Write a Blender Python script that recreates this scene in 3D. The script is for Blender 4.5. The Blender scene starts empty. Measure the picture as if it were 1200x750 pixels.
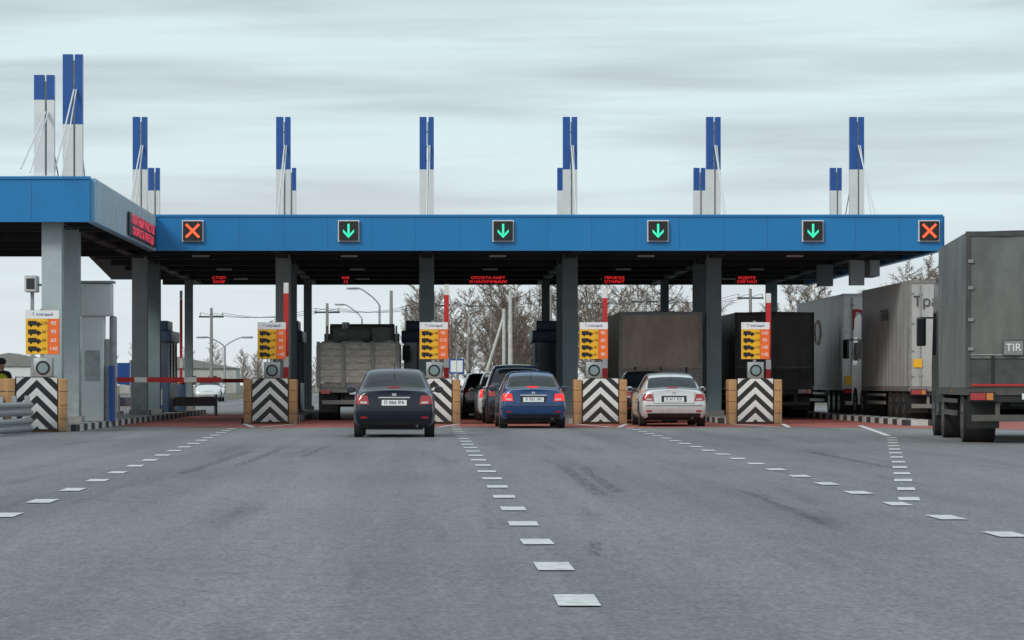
import bpy, bmesh, math, random
import numpy as np
from mathutils import Vector, Matrix
from mathutils.bvhtree import BVHTree
random.seed(7)
scene = bpy.context.scene
R = math.radians

# ------------------------------------------------------------------ materials
def mat(name, col, rough=.5, metal=0., var=.12, scale=3., bump=0., bscale=30., coat=0., spec=.5,
        emit=None, estr=0., dirt=None, dirt_h=1.0, dirt_amt=.7, stretch=(1,1,1)):
    m = bpy.data.materials.new(name); m.use_nodes = True
    nt = m.node_tree; N = nt.nodes; L = nt.links
    p = N['Principled BSDF']
    tc = N.new('ShaderNodeTexCoord')
    mp = N.new('ShaderNodeMapping'); mp.inputs['Scale'].default_value = stretch
    L.new(tc.outputs['Object'], mp.inputs['Vector'])
    nz = N.new('ShaderNodeTexNoise'); nz.inputs['Scale'].default_value = scale
    nz.inputs['Detail'].default_value = 7; nz.inputs['Roughness'].default_value = .65
    L.new(mp.outputs[0], nz.inputs['Vector'])
    mr = N.new('ShaderNodeMapRange'); mr.inputs['From Min'].default_value = .3; mr.inputs['From Max'].default_value = .7
    L.new(nz.outputs['Fac'], mr.inputs['Value'])
    mx = N.new('ShaderNodeMix'); mx.data_type = 'RGBA'
    mx.inputs[6].default_value = tuple(c*(1-var) for c in col)+(1,)
    mx.inputs[7].default_value = tuple(min(1, c*(1+var)) for c in col)+(1,)
    L.new(mr.outputs[0], mx.inputs[0])
    out = mx.outputs[2]
    rsock = None
    if dirt:
        sx = N.new('ShaderNodeSeparateXYZ'); L.new(tc.outputs['Object'], sx.inputs[0])
        m2 = N.new('ShaderNodeMapRange'); m2.inputs['From Min'].default_value = dirt_h
        m2.inputs['From Max'].default_value = 0; m2.inputs['To Min'].default_value = 0.; m2.inputs['To Max'].default_value = dirt_amt
        L.new(sx.outputs['Z'], m2.inputs['Value'])
        n2 = N.new('ShaderNodeTexNoise'); n2.inputs['Scale'].default_value = 5; n2.inputs['Detail'].default_value = 8
        L.new(tc.outputs['Object'], n2.inputs['Vector'])
        m3 = N.new('ShaderNodeMapRange'); m3.inputs['From Min'].default_value = .35; m3.inputs['From Max'].default_value = .6
        m3.inputs['To Min'].default_value = .5; m3.inputs['To Max'].default_value = 1.2
        L.new(n2.outputs['Fac'], m3.inputs['Value'])
        mu = N.new('ShaderNodeMath'); mu.operation = 'MULTIPLY'; mu.use_clamp = True
        L.new(m2.outputs[0], mu.inputs[0]); L.new(m3.outputs[0], mu.inputs[1])
        mx2 = N.new('ShaderNodeMix'); mx2.data_type = 'RGBA'
        L.new(mu.outputs[0], mx2.inputs[0]); L.new(out, mx2.inputs[6])
        mx2.inputs[7].default_value = tuple(dirt)+(1,)
        out = mx2.outputs[2]
        mr4 = N.new('ShaderNodeMapRange'); mr4.inputs['To Min'].default_value = rough; mr4.inputs['To Max'].default_value = .85
        L.new(mu.outputs[0], mr4.inputs['Value']); rsock = mr4.outputs[0]
    L.new(out, p.inputs['Base Color'])
    if rsock: L.new(rsock, p.inputs['Roughness'])
    else: p.inputs['Roughness'].default_value = rough
    p.inputs['Metallic'].default_value = metal
    p.inputs['Coat Weight'].default_value = coat
    p.inputs['Coat Roughness'].default_value = .08
    p.inputs['Specular IOR Level'].default_value = spec
    if emit:
        p.inputs['Emission Color'].default_value = tuple(emit)+(1,)
        p.inputs['Emission Strength'].default_value = estr
    if bump:
        nb = N.new('ShaderNodeTexNoise'); nb.inputs['Scale'].default_value = bscale; nb.inputs['Detail'].default_value = 5
        L.new(mp.outputs[0], nb.inputs['Vector'])
        b = N.new('ShaderNodeBump'); b.inputs['Strength'].default_value = bump; b.inputs['Distance'].default_value = .02
        L.new(nb.outputs['Fac'], b.inputs['Height']); L.new(b.outputs[0], p.inputs['Normal'])
    return m

DUST = (.13, .115, .095)
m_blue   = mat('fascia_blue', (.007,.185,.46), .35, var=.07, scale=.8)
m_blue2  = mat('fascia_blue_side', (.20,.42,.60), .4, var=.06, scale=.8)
m_dkblue = mat('pylon_blue', (.012,.085,.33), .4, var=.08)
m_white  = mat('white_paint', (.66,.69,.70), .5, var=.06, scale=2)
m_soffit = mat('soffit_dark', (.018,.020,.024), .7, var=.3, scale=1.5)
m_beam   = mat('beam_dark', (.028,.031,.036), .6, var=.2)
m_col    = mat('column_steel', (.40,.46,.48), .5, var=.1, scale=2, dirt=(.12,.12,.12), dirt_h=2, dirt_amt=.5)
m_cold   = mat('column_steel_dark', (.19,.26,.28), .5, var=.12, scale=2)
m_black  = mat('black_plastic', (.012,.012,.013), .5, var=.2)
m_rubber = mat('tyre_rubber', (.022,.021,.02), .85, var=.25, scale=8)
m_rim    = mat('wheel_rim', (.25,.25,.26), .4, .6)
m_glass  = mat('dark_glass', (.010,.013,.017), .05, var=.1, spec=.6)
m_boothgl= mat('booth_glass', (.02,.035,.06), .12, var=.2, spec=.7)
m_booth  = mat('booth_blue_grey', (.05,.09,.16), .4, var=.12)
m_chrome = mat('chrome', (.6,.6,.62), .15, 1.)
m_galv   = mat('galvanised_steel', (.34,.36,.37), .45, .5, var=.2, scale=6)
m_red    = mat('gate_red', (.50,.018,.018), .5, var=.12)
m_gwhite = mat('gate_white', (.7,.7,.68), .5, var=.1)
m_conc   = mat('concrete', (.27,.26,.25), .85, var=.2, scale=4, bump=.3)
m_kerbd  = mat('kerb_black', (.04,.04,.04), .8, var=.3, scale=4)
m_kerbw  = mat('kerb_white', (.5,.5,.48), .8, var=.25, scale=4)
m_tan    = mat('barrier_ochre', (.42,.23,.10), .65, var=.2, scale=4, dirt=DUST, dirt_h=.6, dirt_amt=.5)
m_chevW  = mat('chevron_white', (.72,.72,.7), .5, var=.1, scale=5, dirt=(.25,.24,.22), dirt_h=.7, dirt_amt=.6)
m_chevB  = mat('chevron_black', (.018,.018,.02), .5, var=.2)
m_yel    = mat('sign_yellow', (.85,.45,.012), .45, var=.05)
m_org    = mat('sign_orange', (.85,.15,.02), .45, var=.05)
m_signw  = mat('sign_white', (.78,.78,.78), .45, var=.04)
m_signb  = mat('sign_text_blue', (.03,.08,.3), .5)
m_ledR   = mat('led_red', (.3,.01,.02), .4, emit=(1,.03,.04), estr=.95)
m_ledR2  = mat('led_red_dim', (.4,.05,.06), .4, emit=(1,.06,.12), estr=.6)
m_ledX   = mat('led_cross', (.3,.05,.02), .4, emit=(1,.10,.03), estr=1.3)
m_ledG   = mat('led_green', (.02,.3,.15), .4, emit=(.03,.85,.50), estr=1.0)
m_tail   = mat('tail_light_red', (.36,.012,.015), .12, var=.2, scale=20, coat=1)
m_tailon = mat('brake_light_on', (.5,.02,.02), .15, emit=(1,.03,.02), estr=.8)
m_amber  = mat('indicator_amber', (.6,.18,.02), .15, coat=1)
m_clear  = mat('light_clear', (.5,.5,.5), .1, coat=1)
m_plate  = mat('number_plate', (.72,.73,.75), .4, var=.05)
m_text   = mat('plate_text', (.02,.02,.02), .5)
m_lamp   = mat('lamp_cover', (.6,.6,.58), .4)

# ------------------------------------------------------------------ builder
class B:
    def __init__(s, name):
        s.name=name; s.v=[]; s.f=[]; s.m=[]; s.sm=[]; s.mats=[]
    def mi(s, m):
        if m not in s.mats: s.mats.append(m)
        return s.mats.index(m)
    def add(s, vs, fs, m, M=None, smooth=False):
        o=len(s.v); k=s.mi(m)
        for v in vs:
            v=Vector(v)
            if M is not None: v=M@v
            s.v.append(tuple(v))
        for f in fs:
            s.f.append(tuple(i+o for i in f)); s.m.append(k); s.sm.append(smooth)
    def box(s, m, x0,x1,y0,y1,z0,z1, M=None, bev=0.):
        if bev<=0:
            vs=[(x0,y0,z0),(x1,y0,z0),(x1,y1,z0),(x0,y1,z0),(x0,y0,z1),(x1,y0,z1),(x1,y1,z1),(x0,y1,z1)]
            fs=[(0,3,2,1),(4,5,6,7),(0,1,5,4),(1,2,6,5),(2,3,7,6),(3,0,4,7)]
            s.add(vs,fs,m,M)
        else:
            bm=bmesh.new(); bmesh.ops.create_cube(bm,size=1)
            for v in bm.verts:
                v.co=Vector(((x0+x1)/2+v.co.x*(x1-x0),(y0+y1)/2+v.co.y*(y1-y0),(z0+z1)/2+v.co.z*(z1-z0)))
            bmesh.ops.bevel(bm,geom=bm.edges[:],offset=bev,segments=2,affect='EDGES',profile=.5)
            bm.verts.index_update()
            s.add([v.co[:] for v in bm.verts],[[v.index for v in f.verts] for f in bm.faces],m,M,True)
            bm.free()
    def cyl(s, m, p0,p1,r0,r1=None,n=14,M=None,smooth=True,cap=True):
        if r1 is None: r1=r0
        p0=Vector(p0);p1=Vector(p1);d=(p1-p0).normalized()
        a=Vector((0,0,1)) if abs(d.z)<.9 else Vector((1,0,0))
        u=d.cross(a).normalized(); w=d.cross(u)
        vs=[];
        for p,r in((p0,r0),(p1,r1)):
            for i in range(n):
                t=2*math.pi*i/n; vs.append(p+u*math.cos(t)*r+w*math.sin(t)*r)
        fs=[(i,(i+1)%n,n+(i+1)%n,n+i) for i in range(n)]
        s.add(vs,fs,m,M,smooth)
        if cap:
            s.add(vs,[tuple(range(n))[::-1],tuple(range(n,2*n))],m,M,False)
    def ell(s,m,c,rx,ry,rz,n=12,M=None):
        vs=[];fs=[]
        k=8
        for j in range(k+1):
            ph=math.pi*j/k
            for i in range(n):
                t=2*math.pi*i/n
                vs.append((c[0]+rx*math.sin(ph)*math.cos(t),c[1]+ry*math.sin(ph)*math.sin(t),c[2]+rz*math.cos(ph)))
        for j in range(k):
            for i in range(n):
                fs.append((j*n+i,j*n+(i+1)%n,(j+1)*n+(i+1)%n,(j+1)*n+i))
        s.add(vs,fs,m,M,True)
    def prism(s,m,pts,y0,y1,M=None):
        n=len(pts)
        vs=[(p[0],y0,p[1]) for p in pts]+[(p[0],y1,p[1]) for p in pts]
        fs=[tuple(range(n)),tuple(range(n,2*n))[::-1]]+[(i,n+i,n+(i+1)%n,(i+1)%n) for i in range(n)]
        s.add(vs,fs,m,M)
    def prismx(s,m,pts,x0,x1,M=None):
        n=len(pts)
        vs=[(x0,p[0],p[1]) for p in pts]+[(x1,p[0],p[1]) for p in pts]
        fs=[tuple(range(n)),tuple(range(n,2*n))[::-1]]+[(i,n+i,n+(i+1)%n,(i+1)%n) for i in range(n)]
        s.add(vs,fs,m,M)
    def text(s,m,txt,size,loc,rot=(90,0,0),extr=.003,sx=1.0):
        cu=bpy.data.curves.new('t','FONT'); cu.body=txt; cu.size=size; cu.align_x='CENTER'; cu.align_y='CENTER'
        cu.extrude=extr
        ob=bpy.data.objects.new('t',cu); scene.collection.objects.link(ob)
        dg=bpy.context.evaluated_depsgraph_get(); me=bpy.data.meshes.new_from_object(ob.evaluated_get(dg))
        M=Matrix.Translation(loc)@Matrix.Rotation(R(rot[2]),4,'Z')@Matrix.Rotation(R(rot[0]),4,'X')@Matrix.Diagonal((sx,1,1,1))
        s.add([v.co[:] for v in me.vertices],[list(p.vertices) for p in me.polygons],m,M)
        bpy.data.objects.remove(ob); bpy.data.curves.remove(cu); bpy.data.meshes.remove(me)
    def finish(s, loc=(0,0,0), rz=0., fix=True, bevel=0.):
        me=bpy.data.meshes.new(s.name)
        me.from_pydata(s.v,[],s.f)
        for m in s.mats: me.materials.append(m)
        me.polygons.foreach_set('material_index',s.m)
        me.polygons.foreach_set('use_smooth',s.sm)
        me.update()
        if fix:
            bm=bmesh.new(); bm.from_mesh(me); bmesh.ops.recalc_face_normals(bm,faces=bm.faces); bm.to_mesh(me); bm.free()
        ob=bpy.data.objects.new(s.name,me); scene.collection.objects.link(ob)
        ob.location=loc; ob.rotation_euler=(0,0,R(rz))
        return ob

# ------------------------------------------------------------------ world / light / camera
w=bpy.data.worlds.new('World'); scene.world=w; w.use_nodes=True
N=w.node_tree.nodes; L=w.node_tree.links
bg=N['Background']
sky=N.new('ShaderNodeTexSky'); sky.sky_type='NISHITA'; sky.sun_disc=False
SUN_EL, SUN_AZ = 32, 215
sky.sun_elevation=R(SUN_EL); sky.sun_rotation=R(SUN_AZ); sky.dust_density=3; sky.air_density=1.2
tc=N.new('ShaderNodeTexCoord'); mp=N.new('ShaderNodeMapping'); mp.inputs['Scale'].default_value=(6,3,75)
mp.inputs['Rotation'].default_value=(0,R(-2.0),0)
L.new(tc.outputs['Generated'],mp.inputs['Vector'])
nz=N.new('ShaderNodeTexNoise'); nz.inputs['Scale'].default_value=1.; nz.inputs['Detail'].default_value=6; nz.inputs['Roughness'].default_value=.5
nz.inputs['Distortion'].default_value=.35
L.new(mp.outputs[0],nz.inputs['Vector'])
cr=N.new('ShaderNodeValToRGB'); L.new(nz.outputs['Fac'],cr.inputs['Fac'])
e=cr.color_ramp.elements; e[0].position=.34; e[0].color=(.455,.53,.575,1); e[1].position=.60; e[1].color=(.61,.74,.77,1)
sc=N.new('ShaderNodeMix'); sc.data_type='RGBA'; sc.blend_type='MULTIPLY'; sc.inputs[0].default_value=1
L.new(cr.outputs[0],sc.inputs[6]); sc.inputs[7].default_value=(12.2,12.2,12.2,1)
sp=N.new('ShaderNodeSeparateXYZ'); L.new(tc.outputs['Generated'],sp.inputs[0])
hr=N.new('ShaderNodeMapRange'); hr.inputs['From Min'].default_value=0; hr.inputs['From Max'].default_value=.085
hr.inputs['To Min'].default_value=.9; hr.inputs['To Max'].default_value=0
L.new(sp.outputs['Z'],hr.inputs['Value'])
hm=N.new('ShaderNodeMix'); hm.data_type='RGBA'; L.new(hr.outputs[0],hm.inputs[0]); L.new(sc.outputs[2],hm.inputs[6]); hm.inputs[7].default_value=(8.5,9.1,9.4,1)
mx=N.new('ShaderNodeMix'); mx.data_type='RGBA'; mx.inputs[0].default_value=.9
L.new(sky.outputs[0],mx.inputs[6]); L.new(hm.outputs[2],mx.inputs[7])
L.new(mx.outputs[2],bg.inputs['Color']); bg.inputs['Strength'].default_value=.1

sl=bpy.data.lights.new('sun','SUN'); sl.energy=1.5; sl.angle=R(14); sl.color=(1,.95,.88)
so=bpy.data.objects.new('sun',sl); scene.collection.objects.link(so)
az=R(SUN_AZ); d=Vector((math.sin(az)*math.cos(R(SUN_EL)),math.cos(az)*math.cos(R(SUN_EL)),math.sin(R(SUN_EL))))
so.rotation_euler=d.to_track_quat('Z','Y').to_euler()

cam=bpy.data.cameras.new('camera'); co=bpy.data.objects.new('camera',cam); scene.collection.objects.link(co)
co.location=(0,0,1.12); co.rotation_euler=(R(90),0,0); cam.lens=105; cam.sensor_width=36
cam.shift_x=.0833; cam.shift_y=.0625; cam.clip_end=3000; cam.clip_start=.1
scene.camera=co
scene.view_settings.view_transform='Standard'; scene.view_settings.look='None'; scene.view_settings.exposure=0

# ------------------------------------------------------------------ ground & road
def sheet(name,pts,z,m,nosub=True):
    b=B(name); b.add([(x,y,z) for x,y in pts],[tuple(range(len(pts)))],m); return b.finish(fix=False)
m_grass=mat('dry_grass',(.12,.11,.07),.95,var=.5,scale=.3)
sheet('ground',[(-1500,-60),(1500,-60),(1500,2500),(-1500,2500)],-.02,m_grass)

def asphalt(name,base):
    m=bpy.data.materials.new(name); m.use_nodes=True; nt=m.node_tree; N=nt.nodes; L=nt.links; p=N['Principled BSDF']
    tc=N.new('ShaderNodeTexCoord')
    def noise(scale,stretch,detail=6,lo=.3,hi=.7,a=0.,b=1.,rough=.6):
        mp=N.new('ShaderNodeMapping'); mp.inputs['Scale'].default_value=stretch; L.new(tc.outputs['Object'],mp.inputs['Vector'])
        n=N.new('ShaderNodeTexNoise'); n.inputs['Scale'].default_value=scale; n.inputs['Detail'].default_value=detail; n.inputs['Roughness'].default_value=rough
        L.new(mp.outputs[0],n.inputs['Vector'])
        r=N.new('ShaderNodeMapRange'); r.inputs['From Min'].default_value=lo; r.inputs['From Max'].default_value=hi
        r.inputs['To Min'].default_value=a; r.inputs['To Max'].default_value=b; L.new(n.outputs['Fac'],r.inputs['Value'])
        return r.outputs[0],n.outputs['Fac']
    def mul(a,b):
        q=N.new('ShaderNodeMath'); q.operation='MULTIPLY'; L.new(a,q.inputs[0]); L.new(b,q.inputs[1]); return q.outputs[0]
    f,_=noise(30,(1,.35,1),3,.3,.7,.68,1.32)
    f0,_=noise(9,(1,.3,1),4,.3,.7,.85,1.15)
    g,_=noise(.75,(1,.03,1),5,.32,.68,.74,1.14)
    h,_=noise(.12,(1,.5,1),5,.38,.62,.86,1.08)
    k,_=noise(2.6,(1,.05,1),6,.54,.72,1.,.60)
    k2,_=noise(.35,(1,.3,1),3,.42,.58,0,1)
    f=mul(mul(f,f0),mul(g,h))
    mk=N.new('ShaderNodeMix'); mk.data_type='FLOAT'; L.new(k2,mk.inputs[0]); mk.inputs[2].default_value=1.; L.new(k,mk.inputs[3])
    f=mul(f,mk.outputs[0])
    vo=N.new('ShaderNodeTexVoronoi'); vo.feature='DISTANCE_TO_EDGE'; vo.inputs['Scale'].default_value=.11
    nn=N.new('ShaderNodeTexNoise'); nn.inputs['Scale'].default_value=1.2; nn.inputs['Detail'].default_value=4
    L.new(tc.outputs['Object'],nn.inputs['Vector'])
    mm=N.new('ShaderNodeVectorMath'); mm.operation='MULTIPLY_ADD'; L.new(nn.outputs['Color'],mm.inputs[0]); mm.inputs[1].default_value=(1.2,1.2,0)
    L.new(tc.outputs['Object'],mm.inputs[2]); L.new(mm.outputs[0],vo.inputs['Vector'])
    vr=N.new('ShaderNodeMapRange'); vr.inputs['From Min'].default_value=.0; vr.inputs['From Max'].default_value=.003
    vr.inputs['To Min'].default_value=.72; vr.inputs['To Max'].default_value=1; L.new(vo.outputs['Distance'],vr.inputs['Value'])
    f=mul(f,vr.outputs[0])
    sc=N.new('ShaderNodeVectorMath'); sc.operation='SCALE'; sc.inputs[0].default_value=base; L.new(f,sc.inputs['Scale'])
    L.new(sc.outputs[0],p.inputs['Base Color']); p.inputs['Roughness'].default_value=.78; p.inputs['Specular IOR Level'].default_value=.35
    nb=N.new('ShaderNodeTexNoise'); nb.inputs['Scale'].default_value=55; nb.inputs['Detail'].default_value=3; L.new(tc.outputs['Object'],nb.inputs['Vector'])
    bp=N.new('ShaderNodeBump'); bp.inputs['Strength'].default_value=.35; bp.inputs['Distance'].default_value=.01
    L.new(nb.outputs['Fac'],bp.inputs['Height']); L.new(bp.outputs[0],p.inputs['Normal'])
    return m
m_asph=asphalt('asphalt',(.205,.203,.208))
m_asphr=asphalt('asphalt_red',(.38,.11,.09))
m_skid=mat('rubber_skid',(.09,.09,.095),.8,var=.3,scale=6)
m_line=mat('road_paint',(.60,.60,.60),.7,var=.3,scale=9)
sheet('road',[(-12.5,-20),(24,-20),(24,70),(22,140),(12,260),(12,900),(-12,900),(-14,140)],0,m_asph)
sheet('toll_lane_paving',[(-12.8,80),(-10,77),(-8,79),(-4.5,76),(0,78),(5,76),(9,78),(15,73),(20,71),(19.5,112),(-13,112)],.004,m_asphr)

rm=B('road_marking')
def quadline(x0,y0,x1,y1,wd,z=.008):
    rm.add([(x0-wd/2,y0,z),(x0+wd/2,y0,z),(x1+wd/2,y1,z),(x1-wd/2,y1,z)],[(0,1,2,3)],m_line)
def dashes(x0,y0,x1,y1,period,stroke,wd):
    n=int((y1-y0)/period)+1
    for i in range(n):
        a=y0+i*period+random.uniform(-.06,.06); c=a+stroke*random.uniform(.93,1.05)
        if c>y1: break
        fa=(a-y0)/(y1-y0); fc=(c-y0)/(y1-y0)
        quadline(x0+(x1-x0)*fa+random.uniform(-.01,.01),a,x0+(x1-x0)*fc,c,wd*random.uniform(.93,1.05))
dashes(.78,15.0-2.84*3,.75,80,2.84,.78,.225)
dashes(-3.54+.025*18.3,25.0-18.3,-4.9,76,3.05,.90,.22)
dashes(4.30-.017*14,21.8-14,5.15,76,2.8,.80,.22)
dashes(4.62,28.6,9.8,63,2.75,.85,.2)
for xi in (-4.36,.2,4.84,9.2):
    for sg in (-1,1):
        quadline(xi+sg*.08,76.5,xi+sg*.72,83.2,.13,.009)
quadline(-10.3,60,-9.75,82,.16,.009); quadline(-11,20,-10.3,60,.16)
quadline(9.9,64,11.6,80,.15,.009)
rm.finish(fix=False)
sk=B('tyre_skid_mark')
for (x,y,l,wd) in [(1.75,30,11,.15),(1.98,31,9,.13),(-3.05,37,13,.17),(-2.6,41,10,.14),(6.2,40,9,.16),(-1.9,46,8,.12),(1.1,19.5,1.8,.08),(3.2,24,7,.10)]:
    sk.add([(x-wd/2,y,.0045),(x+wd/2,y,.0045),(x+wd/2+.1,y+l,.0045),(x-wd/2+.1,y+l,.0045)],[(0,1,2,3)],m_skid)
nt=m_skid.node_tree; p=nt.nodes['Principled BSDF']; t=nt.nodes.new('ShaderNodeTexCoord'); mpn=nt.nodes.new('ShaderNodeMapping'); mpn.inputs['Scale'].default_value=(8,.5,1)
n_=nt.nodes.new('ShaderNodeTexNoise'); n_.inputs['Scale'].default_value=3; n_.inputs['Detail'].default_value=8
nt.links.new(t.outputs['Object'],mpn.inputs[0]); nt.links.new(mpn.outputs[0],n_.inputs['Vector'])
r_=nt.nodes.new('ShaderNodeMapRange'); r_.inputs['From Min'].default_value=.35; r_.inputs['From Max'].default_value=.75; r_.inputs['To Max'].default_value=.5
nt.links.new(n_.outputs['Fac'],r_.inputs['Value']); nt.links.new(r_.outputs[0],p.inputs['Alpha'])
sk.finish(fix=False)

# ------------------------------------------------------------------ canopy
c=B('toll_plaza_canopy')
ZB,ZT=5.0,6.02
c.box(m_blue,-34,-8.0,70.9,71.1,ZB-.03,ZT)
c.box(m_blue,-8.0-.02,15.0,86.9,87.1,ZB,ZT)
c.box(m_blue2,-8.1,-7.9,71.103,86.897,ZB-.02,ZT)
c.box(m_blue,14.9,15.1,87.103,118,ZB,ZT)
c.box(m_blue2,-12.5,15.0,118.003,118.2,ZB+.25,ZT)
for i in range(18):
    x=-8+1.28*(i+1)
    if x<14.8: c.box(m_dkblue,x-.005,x+.005,86.896,86.9-.0005,ZB+.02,ZT-.04)
for i in range(20):
    x=-8.1-1.28*(i+1); c.box(m_dkblue,x-.005,x+.005,70.896,70.8995,ZB,ZT-.04)
for i in range(1,40):
    y=71.1+i*.4; 
    if y<86.7: c.box(m_white,-7.899,-7.875,y-.03,y+.03,ZB+.0,ZT-.02)
c.box(m_blue,-8.03,15.02,86.86,86.899,ZT-.035,ZT+.03)
c.box(m_blue,-34,-7.97,70.86,70.899,ZT-.035,ZT+.03)
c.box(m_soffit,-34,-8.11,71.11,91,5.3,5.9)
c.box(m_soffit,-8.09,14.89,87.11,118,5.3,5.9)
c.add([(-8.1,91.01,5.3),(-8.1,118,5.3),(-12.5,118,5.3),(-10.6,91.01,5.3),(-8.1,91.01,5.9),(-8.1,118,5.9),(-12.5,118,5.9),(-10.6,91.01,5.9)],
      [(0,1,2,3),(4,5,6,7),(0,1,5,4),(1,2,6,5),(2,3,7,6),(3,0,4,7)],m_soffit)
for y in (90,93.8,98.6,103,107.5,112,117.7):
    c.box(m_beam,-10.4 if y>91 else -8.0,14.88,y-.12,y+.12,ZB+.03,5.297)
for n in range(-2,4):
    x=n*4.5; c.box(m_beam,x-.15,x+.15,87.12,117.5,ZB+.06,5.29)
for y in (74,76,81,86,90.9):
    c.box(m_beam,-34,-8.12,y-.1,y+.1,ZB+.0,5.297)
for x in (-9,-13.5,-18): c.box(m_beam,x-.15,x+.15,71.12,90.7,ZB+.03,5.29)
def column(x,y,wd,m,zt=5.3,base=True):
    c.box(m,x-wd/2,x+wd/2,y-wd/2,y-wd/2+.05,0.15,zt); c.box(m,x-wd/2,x+wd/2,y+wd/2-.05,y+wd/2,0.15,zt)
    c.box(m,x-wd/2+.03,x+wd/2-.03,y-wd/2+.05,y+wd/2-.05,0.15,zt)
    c.box(m_conc,x-wd/2-.08,x+wd/2+.08,y-wd/2-.08,y+wd/2+.08,0.1,.3)
for n in range(-2,3):
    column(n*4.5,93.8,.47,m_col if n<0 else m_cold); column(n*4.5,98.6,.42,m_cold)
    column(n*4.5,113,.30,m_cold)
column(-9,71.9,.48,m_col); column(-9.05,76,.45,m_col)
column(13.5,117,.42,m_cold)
c.box(m_col,13.28,13.72,93.6,94.0,4.22,5.0); c.box(m_col,13.9,14.2,93.6,95.2,4.5,5.0); c.box(m_cold,12.7,13.2,97,97.3,4.3,5.0)
def pylon(x,y,top,bl,wd=.45,cable=True,dirn=-1):
    h=wd/2
    z0=5.9
    c.box(m_white,x-h,x+.02,y-.12,y+.12,z0,bl); c.box(m_dkblue,x-h,x+.0,y-.12,y+.12,bl,top)
    c.box(m_white,x+.07,x+h,y-.10,y+.14,z0,bl); c.box(m_dkblue,x+.055,x+h,y-.10,y+.14,bl,top)
    c.box(m_galv,x+.02,x+.06,y-.05,y+.05,z0,top-.15)
    for z in np.arange(z0+.4,top-.3,.45): c.box(m_white,x-.02,x+.1,y-.04,y+.04,z,z+.05)
    if cable:
        c.cyl(m_white,(x+.04,y-.13,top-.9),(x,y-4.2,z0+.1),.022,n=6); c.cyl(m_white,(x+.1,y-.13,top-.9),(x+.05,y-3.0,z0+.1),.018,n=6)
        c.cyl(m_white,(x+.04,y+.13,top-.9),(x,y+3.2,z0+.1),.018,n=6)
    c.box(m_white,x-h-.1,x+h+.1,y-.25,y+.25,5.91,6.12)
for n in range(-2,4):
    pylon(n*4.5,93.8,9.5,7.85); pylon(n*4.5+.0,98.6,8.25,7.5,.38,False)
pylon(-9.0,76,9.5,7.72,.5); pylon(-9.2,71.9,8.55,7.95,.48,True)
for n in range(-2,3):
    for y in (90.5,101,110): c.box(m_lamp,n*4.5+1.9,n*4.5+2.4,y-.12,y+.12,4.97,5.02)
c.box(m_black,-7.87,-7.82,78.6,86.4,5.06,5.66)
c.text(m_ledR2,'ПЛАТНЫЙ УЧАСТОК',.34,(-7.815,82.5,5.5),(90,0,90),sx=1.9)
c.text(m_ledR2,'СКОРОСТЬ ПРОЕЗДА',.30,(-7.815,82.5,5.2),(90,0,90),sx=1.9)
c.finish(fix=True)

def signal(x,kind):
    b=B('lane_signal'); b.box(m_signw,-.31,.31,-.02,.06,-.31,.31); b.box(m_black,-.28,.28,-.09,-.02,-.28,.28)
    if kind=='X':
        for a in (45,-45):
            M=Matrix.Rotation(R(a),4,'Y')
            y0 = -.105 if a>0 else -.103
            b.box(m_ledX,-.27,.27,y0,-.092,-.035,.035,M)
    else:
        b.box(m_ledG,-.03,.03,-.105,-.092,-.10,.2)
        b.prism(m_ledG,[(0,-.21),(.16,-.04),(.16,.04),(0,-.13)],-.104,-.092)
        b.prism(m_ledG,[(0,-.21),(0,-.13),(-.16,.04),(-.16,-.04)],-.104,-.092)
    b.finish((x,86.82,5.57))
for x,k in ((-6.8,'X'),(-2.27,'A'),(2.22,'A'),(6.72,'A'),(11.22,'A'),(14.6,'X')): signal(x,k)

def led(x,txt,t2,wd):
    b=B('hanging_led_sign'); b.box(m_black,-wd/2,wd/2,-.06,.06,-.16,.16); b.cyl(m_beam,(-wd/3,0,.16),(-wd/3,0,.45),.02); b.cyl(m_beam,(wd/3,0,.16),(wd/3,0,.45),.02)
    b.text(m_ledR,txt,.13,(0,-.065,.065),sx=1.3); b.text(m_ledR,t2,.13,(0,-.065,-.07),sx=1.3); b.finish((x,105,4.78))
led(2.16,'ОПЛАТА КАРТ','И НАЛИЧНЫМИ',1.25); led(6.6,'ПРОЕЗД','ОТКРЫТ',.85); led(11.25,'ЖДИТЕ','СИГНАЛ',.8); led(-2.85,'КМ','12',.4); led(-7.3,'СТОП','ЗАКР',.6)

# ------------------------------------------------------------------ islands, booths, barriers, gates, signs
def island(x,y0,y1,hw=.72):
    b=B('traffic_island')
    b.box(m_conc,-hw+.12,hw-.12,y0+.12,y1-.12,0,.155)
    n=int((y1-y0)/.8)
    for i in range(n):
        m=m_kerbw if i%2 else m_kerbd; a=y0+i*(y1-y0)/n; e_=y0+(i+1)*(y1-y0)/n
        b.box(m,-hw,-hw+.118,a,e_,0,.16); b.box(m,hw-.118,hw,a,e_,0,.16)
    b.box(m_kerbw,-hw+.12,hw-.12,y0,y0+.118,0,.16)
    b.finish((x,0,0))
for n,y0 in ((-2,70.5),(-1,84.2),(0,84.2),(1,84.2),(2,84.2)): island(n*4.5,y0,112)
island(13.2,80,110,.35)

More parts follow.
